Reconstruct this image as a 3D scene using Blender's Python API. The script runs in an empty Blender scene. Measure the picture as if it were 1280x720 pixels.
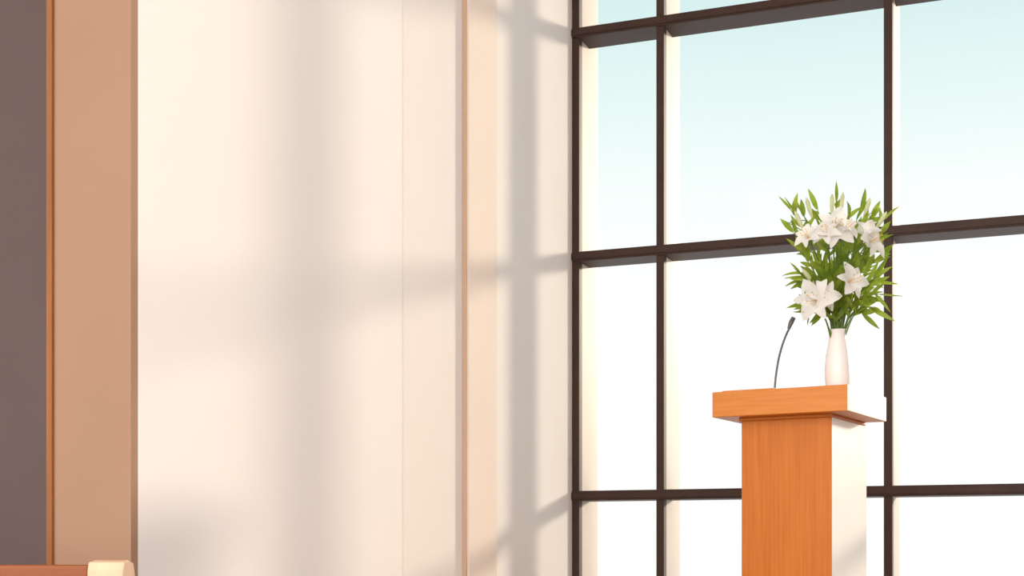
import bpy, bmesh, math, random
from mathutils import Vector, Matrix
random.seed(7)
S=bpy.context.scene
S.view_settings.view_transform='Standard'
S.view_settings.look='None'

# ---------- materials ----------
def mat(name,col,rough=.6,noise=0.0,nscale=5,bump=0.0,spec=.3,stretch=None,col2=None,transl=0):
    m=bpy.data.materials.new(name); m.use_nodes=True
    n=m.node_tree.nodes; l=m.node_tree.links
    b=n['Principled BSDF']; b.inputs['Roughness'].default_value=rough
    b.inputs['Specular IOR Level'].default_value=spec
    b.inputs['Base Color'].default_value=(*col,1)
    tc=n.new('ShaderNodeTexCoord'); mp=n.new('ShaderNodeMapping')
    l.new(tc.outputs['Object'],mp.inputs['Vector'])
    if stretch: mp.inputs['Scale'].default_value=stretch
    nt=n.new('ShaderNodeTexNoise'); nt.inputs['Scale'].default_value=nscale; nt.inputs['Detail'].default_value=5
    l.new(mp.outputs[0],nt.inputs['Vector'])
    cr=n.new('ShaderNodeValToRGB')
    c2=col2 if col2 else tuple(c*(1-noise) for c in col)
    cr.color_ramp.elements[0].color=(*c2,1); cr.color_ramp.elements[1].color=(*col,1)
    cr.color_ramp.elements[0].position=.3; cr.color_ramp.elements[1].position=.7
    l.new(nt.outputs['Fac'],cr.inputs['Fac']); l.new(cr.outputs['Color'],b.inputs['Base Color'])
    if bump:
        bp=n.new('ShaderNodeBump'); bp.inputs['Strength'].default_value=bump; bp.inputs['Distance'].default_value=.01
        l.new(nt.outputs['Fac'],bp.inputs['Height']); l.new(bp.outputs[0],b.inputs['Normal'])
    if transl:
        tr=n.new('ShaderNodeBsdfTranslucent'); l.new(cr.outputs['Color'],tr.inputs['Color'])
        mx=n.new('ShaderNodeMixShader'); mx.inputs[0].default_value=transl
        l.new(b.outputs[0],mx.inputs[1]); l.new(tr.outputs[0],mx.inputs[2])
        l.new(mx.outputs[0],n['Material Output'].inputs['Surface'])
    return m
M_white=mat('white_plaster',(.915,.90,.885),.8,.01,3,.03)
M_off=mat('offwhite_plaster',(.905,.87,.835),.8,.01,3,.03)
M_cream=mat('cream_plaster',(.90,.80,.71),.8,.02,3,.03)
M_tan=mat('shaded_plaster_tan',(.60,.42,.30),.8,.02,3,.03)  # shade on the pilaster's camera-facing edge, put into the colour
M_beige=mat('shaded_plaster_beige',(.40,.245,.16),.8,.04,3,.03)  # beige, darkened in the colour for the wall end's shade
M_gray=mat('shaded_plaster_gray',(.20,.15,.14),.85,.05,3,.05)  # gray, deepened in the colour to hold the alcove's shade
M_ceil=mat('ceiling_paint',(.90,.88,.86),.8,.02,3)
M_floor=mat('floor_carpet',(.12,.045,.025),.9,.2,40,.05)
M_dais=mat('platform_oak',(.42,.24,.12),.5,.3,2,.05,stretch=(1,8,1))
M_trim=mat('trim_wood',(.36,.14,.045),.5,.3,4,0,stretch=(8,8,.5))
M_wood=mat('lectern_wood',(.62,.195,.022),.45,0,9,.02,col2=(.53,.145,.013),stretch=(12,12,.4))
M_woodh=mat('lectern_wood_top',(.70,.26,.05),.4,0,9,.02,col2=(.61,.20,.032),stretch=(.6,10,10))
M_side=mat('lectern_painted_sunlight',(.97,.95,.91),.35,.02,9,0,stretch=(10,10,.5))  # near-white colour stands in for glaring sun on the orange wood
M_dark=mat('window_bronze',(.062,.034,.026),.5,.2,6,spec=.2)
M_fin=mat('mullion_sunlit_tone',(.66,.57,.50),.5,.03,6)  # pale tone paints sunlight onto the dark frame's side faces
M_pew=mat('pew_wood',(.34,.10,.03),.35,.3,5,.03,stretch=(.6,8,8))
M_pewend=mat('pew_end_sunlit_wood',(.86,.58,.38),.35,.1,5,.03,stretch=(8,8,.6))  # pale tone paints sunlight onto the pew ends
M_vase=mat('vase_ceramic',(.92,.89,.86),.25,.02,5,spec=.5)
M_petal=mat('lily_petal',(.98,.98,.96),.5,.01,20,transl=.4)
M_leaf=mat('leaf_green',(.44,.54,.07),.4,0,14,col2=(.15,.26,.02),transl=.5)
M_stem=mat('stem_green',(.16,.26,.05),.5,.2,10)
M_anther=mat('lily_anther',(.85,.55,.15),.6,.2,30)
M_bud=mat('lily_bud',(.78,.82,.50),.5,.2,20,transl=.3)
M_mic=mat('microphone_metal',(.10,.09,.09),.35,.1,20,spec=.6)
g=bpy.data.materials.new('window_glass'); g.use_nodes=True
n=g.node_tree.nodes; l=g.node_tree.links
t=n.new('ShaderNodeBsdfTransparent'); t.inputs[0].default_value=(.98,.99,.985,1)
gl=n.new('ShaderNodeBsdfGlossy'); gl.inputs['Roughness'].default_value=.02
mx=n.new('ShaderNodeMixShader'); mx.inputs[0].default_value=.006
l.new(t.outputs[0],mx.inputs[1]); l.new(gl.outputs[0],mx.inputs[2]); l.new(mx.outputs[0],n['Material Output'].inputs['Surface'])
M_glass=g

# ---------- helpers ----------
def link(o,parent=None):
    S.collection.objects.link(o)
    if parent: o.parent=parent
    return o
def empty(name,mtx=None):
    e=bpy.data.objects.new(name,None); link(e); e.empty_display_size=.1
    if mtx: e.matrix_world=mtx
    return e
def box(name,x0,x1,y0,y1,z0,z1,m,parent=None,mtx=None,bev=0,segs=2):
    bm=bmesh.new()
    bmesh.ops.create_cube(bm,size=1)
    for v in bm.verts:
        v.co=Vector((x0+(v.co.x+.5)*(x1-x0),y0+(v.co.y+.5)*(y1-y0),z0+(v.co.z+.5)*(z1-z0)))
    me=bpy.data.meshes.new(name); 
    if bev: bmesh.ops.bevel(bm,geom=bm.edges[:],offset=bev,segments=segs,affect='EDGES',profile=.5)
    bmesh.ops.recalc_face_normals(bm,faces=bm.faces)
    bm.to_mesh(me); bm.free(); me.materials.append(m)
    o=bpy.data.objects.new(name,me); link(o,parent)
    if mtx: o.matrix_world=mtx
    return o
def mesh_obj(name,verts,faces,m,parent=None,smooth=True):
    me=bpy.data.meshes.new(name); me.from_pydata(verts,[],faces); me.update()
    if smooth:
        for p in me.polygons: p.use_smooth=True
    me.materials.append(m); o=bpy.data.objects.new(name,me); return link(o,parent)
def curve(name,pts,r,m,parent=None,radii=None):
    c=bpy.data.curves.new(name,'CURVE'); c.dimensions='3D'; c.bevel_depth=r; c.bevel_resolution=3
    s=c.splines.new('BEZIER'); s.bezier_points.add(len(pts)-1)
    for i,p in enumerate(pts):
        b=s.bezier_points[i]; b.co=p; b.handle_left_type=b.handle_right_type='AUTO'
        if radii: b.radius=radii[i]
    c.use_fill_caps=True
    c.materials.append(m); o=bpy.data.objects.new(name,c); return link(o,parent)
def lathe(name,prof,m,parent=None,seg=40,loc=(0,0,0)):
    v=[];f=[]
    for r,z in prof:
        for i in range(seg):
            a=2*math.pi*i/seg; v.append((loc[0]+r*math.cos(a),loc[1]+r*math.sin(a),loc[2]+z))
    for j in range(len(prof)-1):
        for i in range(seg):
            f.append((j*seg+i,j*seg+(i+1)%seg,(j+1)*seg+(i+1)%seg,(j+1)*seg+i))
    f.append(tuple(reversed(range(seg)))); 
    return mesh_obj(name,v,f,m,parent)

ang=math.radians(-21.8)
W=Matrix.Translation((.295,7,0))@Matrix.Rotation(ang,4,'Z')   # room frame
# ---------- room ----------
H=4.7; UR=6.6
box('floor',-6,UR+.3,-11,.3,-.12,0,M_floor,mtx=W)
box('ceiling',-4.2,UR+.3,-7.5,.3,H,H+.15,M_ceil,mtx=W)
box('platform',.08,UR-.02,-2.5,-.02,0,.3,M_dais,mtx=W,bev=.01)
box('wall_window_sill',-.25,UR+.25,.0,.3,0,.42,M_white,mtx=W)
box('wall_window_header',-.25,UR+.25,.0,.3,4.5,H,M_white,mtx=W)
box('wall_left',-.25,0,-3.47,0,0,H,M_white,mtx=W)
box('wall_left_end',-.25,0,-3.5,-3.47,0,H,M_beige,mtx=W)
box('trim_1',-.268,-.25,-3.51,-3.44,0,H,M_trim,mtx=W)
pil=empty('pilaster',W)
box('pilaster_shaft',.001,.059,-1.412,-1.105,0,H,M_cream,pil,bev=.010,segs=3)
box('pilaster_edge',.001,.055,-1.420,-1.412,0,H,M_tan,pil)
# added cove: curve and off-white tint make the soft shade beside the pilaster
v=[];f=[];N=28
for i in range(N+1):
    s=i/N; y=-1.88+s*.46; x=.0006+.022*s+.012*s**4
    v+= [(x,y,0),(x,y,H)]
for i in range(N): f.append((2*i,2*i+2,2*i+3,2*i+1))
mesh_obj('pilaster_shade_cove',v,f,M_off,pil)
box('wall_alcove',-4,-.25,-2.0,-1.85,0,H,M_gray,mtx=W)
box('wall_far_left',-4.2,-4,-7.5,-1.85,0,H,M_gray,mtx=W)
box('wall_right',UR,UR+.25,-7.5,.0,0,H,M_white,mtx=W)
box('baseboard_left',0,.015,-3.47,-2.5,0,.12,M_white,mtx=W)

# ---------- window ----------
win=empty('window_1',W)
us=[.0,.448,1.515,2.58,3.65,4.72,5.79,6.56]
for i,u in enumerate(us):
    hw=.019; off=.018 if i==0 else 0
    box('mullion_inner_%d'%i,u-hw+off,u+hw+off,-.0,.05,.42,4.5,M_dark,win,bev=.003)
    box('mullion_fin_%d'%i,u-hw+.004+off,u+hw-.002+off,.05,.30,.42,4.5,M_fin,win)
for j,z in enumerate([.45,1.176,2.35,3.45,4.47]):
    box('rail_%d'%j,.0,UR,-.008,.17,z-.024,z+.024,M_dark,win,bev=.003)
    box('rail_cap_%d'%j,.0,UR,-.014,-.008,z-.014,z+.014,M_dark,win)
box('glass',.0,UR,.225,.231,.42,4.5,M_glass,win)

# ---------- lectern ----------
th=math.radians(-30)
L=Matrix.Translation((1.084,5.342,0))@Matrix.Rotation(th,4,'Z')
lec=empty('lectern',L)
zt=1.49
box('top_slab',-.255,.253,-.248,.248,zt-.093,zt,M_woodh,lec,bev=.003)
box('top_side_sunlit',.2525,.2545,-.246,.248,zt-.091,zt-.001,M_side,lec)  # added sheet: sunlight painted over the slab's wooden side
box('neck_moulding',-.178,.176,-.178,.25,zt-.105,zt-.093,M_wood,lec,bev=.003)
box('column_front',-.17,.171,-.17,-.15,.36,zt-.105,M_wood,lec,bev=.002)
box('column_body',-.168,.168,-.15,.27,.36,zt-.105,M_wood,lec)
box('column_side_sunlit',.1685,.172,-.164,.27,.36,zt-.106,M_side,lec)  # added sheet: sunlight painted over the column's wooden side
box('plinth',-.22,.22,-.22,.29,.3,.36,M_wood,lec,bev=.006)
box('book_stop',-.22,-.02,-.236,-.226,zt,zt+.004,M_woodh,lec)

# ---------- microphone ----------
def P(px,py,D):  # helper used only to convert plan measurements to metres
    return Vector(((px-640)/1778*D,D,.9+(690-py)/1778*D))
mic=empty('gooseneck_microphone')
b0=P(968,482,5.28); b0.z=zt
lathe('base',[(.0,0.001),(.022,0.001),(.022,.008),(.012,.014),(.0,.016)],M_mic,mic,loc=b0)
pts=[b0+Vector((0,0,.005)),P(971,462,5.28),P(976,438,5.27),P(983,418,5.26),P(988,408,5.25)]
curve('gooseneck',pts,.004,M_mic,mic)
curve('capsule',[P(986,411,5.25),P(989,403,5.25),P(992,397,5.25)],.0085,M_mic,mic,radii=[.7,1.1,1])

# ---------- vase ----------
vc=P(1047,480,5.28); vc.z=zt
vase=lathe('flower_vase',[(.001,.001),(.036,.001),(.041,.01),(.047,.05),(.048,.09),(.043,.14),(.035,.185),(.031,.205),(.033,.226),(.036,.234),(.033,.234),(.027,.205),(.028,.17),(.02,.1),(.001,.09)],M_vase,None,loc=vc)
# ---------- bouquet ----------
bq=empty('lily_bouquet')
mouth=vc+Vector((0,0,.20))
LV=[];LF=[]
def leaf(p,d,length,width,curl):
    d=d.normalized(); side=d.cross(Vector((random.uniform(-.7,.7),random.uniform(-1,-.3),random.uniform(-.3,.6))))
    if side.length<.1: side=d.cross(Vector((0,1,0)))
    side.normalize(); up=side.cross(d); N=7; base=len(LV)
    for i in range(N+1):
        t=i/N; w=width*math.sin(math.pi*min(1,t*.93+.07))**.8*(1-t*.35)
        if i==N: w=.0003
        c=p+d*(length*t)+up*(curl*length*(t*t))
        LV.extend([c-side*w+up*w*.35,c,c+side*w+up*w*.35])
    for i in range(N):
        a=base+3*i
        LF.append((a,a+1,a+4,a+3)); LF.append((a+1,a+2,a+5,a+4))
def bez(a,b,c,t): return a*(1-t)**2+b*2*t*(1-t)+c*t*t
ends=[(988,262),(1001,264),(1022,262),(1045,252),(1060,268),(1076,260),(1090,270),(1106,274),(1100,292),(1100,320),(1096,345),
      (991,290),(998,312),(1000,340),(1030,300),(1058,310),(1080,330),(1040,345),(1055,370),(1025,330),(1075,290),(1093,310),(1035,378)]
low=[(1098,368),(1090,386),(1078,392),(1002,352),(1006,380),(1016,392),(1092,355),(1068,380),(1028,388),(1084,370)]
for k,(x,y) in enumerate(ends+low):
    e=P(x,y,5.28+random.uniform(-.13,.13)); lo=k>=len(ends)
    ctl=mouth+Vector(((e.x-mouth.x)*(.45 if lo else .25),(e.y-mouth.y)*.25,(e.z-mouth.z)*.6+(.09 if lo else .03)))
    a=mouth+Vector((random.uniform(-.012,.012),random.uniform(-.012,.012),-.08))
    curve('stem_%d'%k,[bez(a,ctl,e,t) for t in (0,.3,.6,.85,1)],.0022,M_stem,bq,radii=[1.2,1.1,1,.8,.5])
    t0=.55 if lo else .38
    nl=7 if lo else 12
    for i in range(nl):
        t=t0+(1-t0)*(i/(nl-1)); p=bez(a,ctl,e,t); q=bez(a,ctl,e,min(1,t+.02))-bez(a,ctl,e,t-.02)
        q.normalize(); r=Vector((random.gauss(0,1),random.gauss(0,.8),random.gauss(0,.6))).normalized()
        d=q*1.0+r*.8
        if i==nl-1: d=q
        leaf(p,d,random.uniform(.06,.11)*(1 if t<.9 else .9),random.uniform(.008,.014),random.uniform(-.35,.2))
mesh_obj('leaves',LV,LF,M_leaf,bq)
PV=[];PF=[];AV=[];AF=[]
def petal(p,d,out,L,w,rec):
    side=d.cross(out).normalized(); N=8; base=len(PV)
    for i in range(N+1):
        t=i/N; ww=w*math.sin(math.pi*(t*.9+.06))**.75
        if i==N: ww=.002
        c=p+d*(L*(.75*t-.45*rec*t**3))+out*(L*(.12*t+.75*t*t))
        for s in (-1,-.5,0,.5,1):
            rip=.003*math.sin(i*1.9+s*3)
            PV.append(c+side*(ww*s)+ (d*.7-out*.3)*(abs(s)**2*ww*.35+rip*abs(s)))
    for i in range(N):
        for s in range(4):
            a=base+5*i+s; PF.append((a,a+1,a+6,a+5))
def lily(p,d,size):
    d=d.normalized(); u=d.orthogonal().normalized(); v=d.cross(u); a0=random.random()*6
    for k in range(6):
        a=a0+k*math.pi/3; o=u*math.cos(a)+v*math.sin(a)
        petal(p+o*.003,d,o,size*(1 if k%2 else .95),size*(.34 if k%2 else .25),.9+random.uniform(-.2,.2))
    for k in range(6):
        a=a0+.5+k*math.pi/3; o=u*math.cos(a)+v*math.sin(a)
        e=p+d*size*.75+o*size*.22
        b=len(AV); q=d.cross(o)*.0009
        AV.extend([p-q,p+q,e+q,e-q]); AF.append((b,b+1,b+2,b+3))
        b=len(AV); h=d.cross(o)*.005; z=o*.002+d*.001
        AV.extend([e-h,e+z,e+h,e-z]); AF.append((b,b+1,b+2,b+3))
fl=[(1045,284,(0,-1,.25),.095),(1018,374,(-.55,-1,-.05),.095),(1066,350,(.45,-1,.2),.08),(1092,300,(.7,-.8,.3),.085),(1008,294,(-.7,-.8,.4),.06),
    (1060,283,(.5,-.6,.7),.07),(1032,290,(-.4,-.7,.5),.065),(1032,370,(.2,-1,-.1),.07),(1085,288,(.4,.6,.7),.06)]
for k,(x,y,d,s) in enumerate(fl):
    d=Vector(d).normalized(); p=P(x,y,5.13)-d*s*.4
    lily(p,d,s)
    leafc=mouth+Vector(((p.x-mouth.x)*.3,0,(p.z-mouth.z)*.6))
    curve('flower_stem_%d'%k,[mouth,leafc,p],.0025,M_stem,bq)
mesh_obj('lily_petals',PV,PF,M_petal,bq)
mesh_obj('lily_anthers',AV,AF,M_anther,bq)
for k,(x,y,dx) in enumerate([(1012,262,-.3),(1040,258,0),(1052,256,.1),(1083,262,.3),(1100,278,.6),(1000,278,-.5),(1012,348,-.8)]):
    p=P(x,y,5.2); d=Vector((dx,-.1,1)).normalized()
    curve('bud_%d'%k,[p-d*.03,p,p+d*.03,p+d*.045],.009,M_bud,bq,radii=[.4,.9,.9,.2])

# ---------- pew ----------
pew=empty('church_pew',Matrix.Translation((-.848,3.12,0)))
box('back_rail',-2.1,-.078,0,.045,.805,.872,M_pew,pew,bev=.008)
box('back_panel',-2.1,-.078,.012,.034,.42,.81,M_pew,pew)
box('seat',-2.1,-.078,.03,.44,.40,.43,M_pew,pew,bev=.006)
box('seat_apron',-2.1,-.078,.40,.42,.30,.40,M_pew,pew)
for k,x in enumerate((-.078,-2.17)):
    prof=[(-.02,0),(.46,0),(.46,.10),(.42,.16),(.42,.56),(.36,.63),(.14,.66),(.09,.72),(.085,.84),(.07,.875),(.03,.882),(-.01,.878),(-.02,.86)]
    v=[(x,y,z) for y,z in prof]+[(x+.078,y,z) for y,z in prof]; N=len(prof)
    f=[tuple(range(N)),tuple(reversed(range(N,2*N)))]+[(i,i+N,(i+1)%N+N,(i+1)%N) for i in range(N)]
    o=mesh_obj('end_panel_%d'%k,v,f,M_pewend,pew,False)
    bm=bmesh.new(); bm.from_mesh(o.data); bmesh.ops.recalc_face_normals(bm,faces=bm.faces); bm.to_mesh(o.data); bm.free()
    md=o.modifiers.new('b','BEVEL'); md.width=.003; md.segments=2

# ---------- light ----------
def sun_dir(az,el):
    return Vector((math.cos(az)*math.cos(el),math.sin(az)*math.cos(el),math.sin(el)))
sd=sun_dir(math.radians(39.2),math.radians(11.7))
sl=bpy.data.lights.new('sun','SUN'); sl.energy=2.4; sl.angle=math.radians(5.0); sl.color=(1,.83,.65)
so=bpy.data.objects.new('sun',sl); link(so); so.rotation_euler=sd.to_track_quat('Z','Y').to_euler(); so.location=(8,9,4)
w=bpy.data.worlds.new('sky'); S.world=w; w.use_nodes=True
n=w.node_tree.nodes; l=w.node_tree.links; bg=n['Background']
tc=n.new('ShaderNodeTexCoord'); sp=n.new('ShaderNodeSeparateXYZ'); cr=n.new('ShaderNodeValToRGB')
l.new(tc.outputs['Generated'],sp.inputs[0]); l.new(sp.outputs['Z'],cr.inputs['Fac'])
e=cr.color_ramp.elements
e[0].position=.0; e[0].color=(1.0,.985,.965,1)
e[1].position=.8; e[1].color=(.40,.62,.70,1)
for pos,c in ((.15,(1.0,1.0,1.0)),(.24,(.89,.95,.935)),(.36,(.65,.82,.825))):
    x=e.new(pos); x.color=(*c,1)
# added fill: sky behind the camera raised to brighten the interior
mr=n.new('ShaderNodeMapRange'); mr.inputs['From Min'].default_value=.1; mr.inputs['From Max'].default_value=-.5
mr.inputs['To Min'].default_value=0; mr.inputs['To Max'].default_value=1
l.new(sp.outputs['Y'],mr.inputs['Value'])
mxc=n.new('ShaderNodeMix'); mxc.data_type='RGBA'
l.new(mr.outputs[0],mxc.inputs['Factor']); l.new(cr.outputs[0],mxc.inputs['A']); mxc.inputs['B'].default_value=(3.4,3.17,3.03,1)
l.new(mxc.outputs['Result'],bg.inputs['Color'])
bg.inputs['Strength'].default_value=1.10
# camera
cd=bpy.data.cameras.new('camera'); cd.sensor_width=36; cd.lens=36*1778/1280; cd.shift_y=330/1280
co=bpy.data.objects.new('camera',cd); link(co); co.location=(0,0,.9); co.rotation_euler=(math.radians(90),0,0); S.camera=co
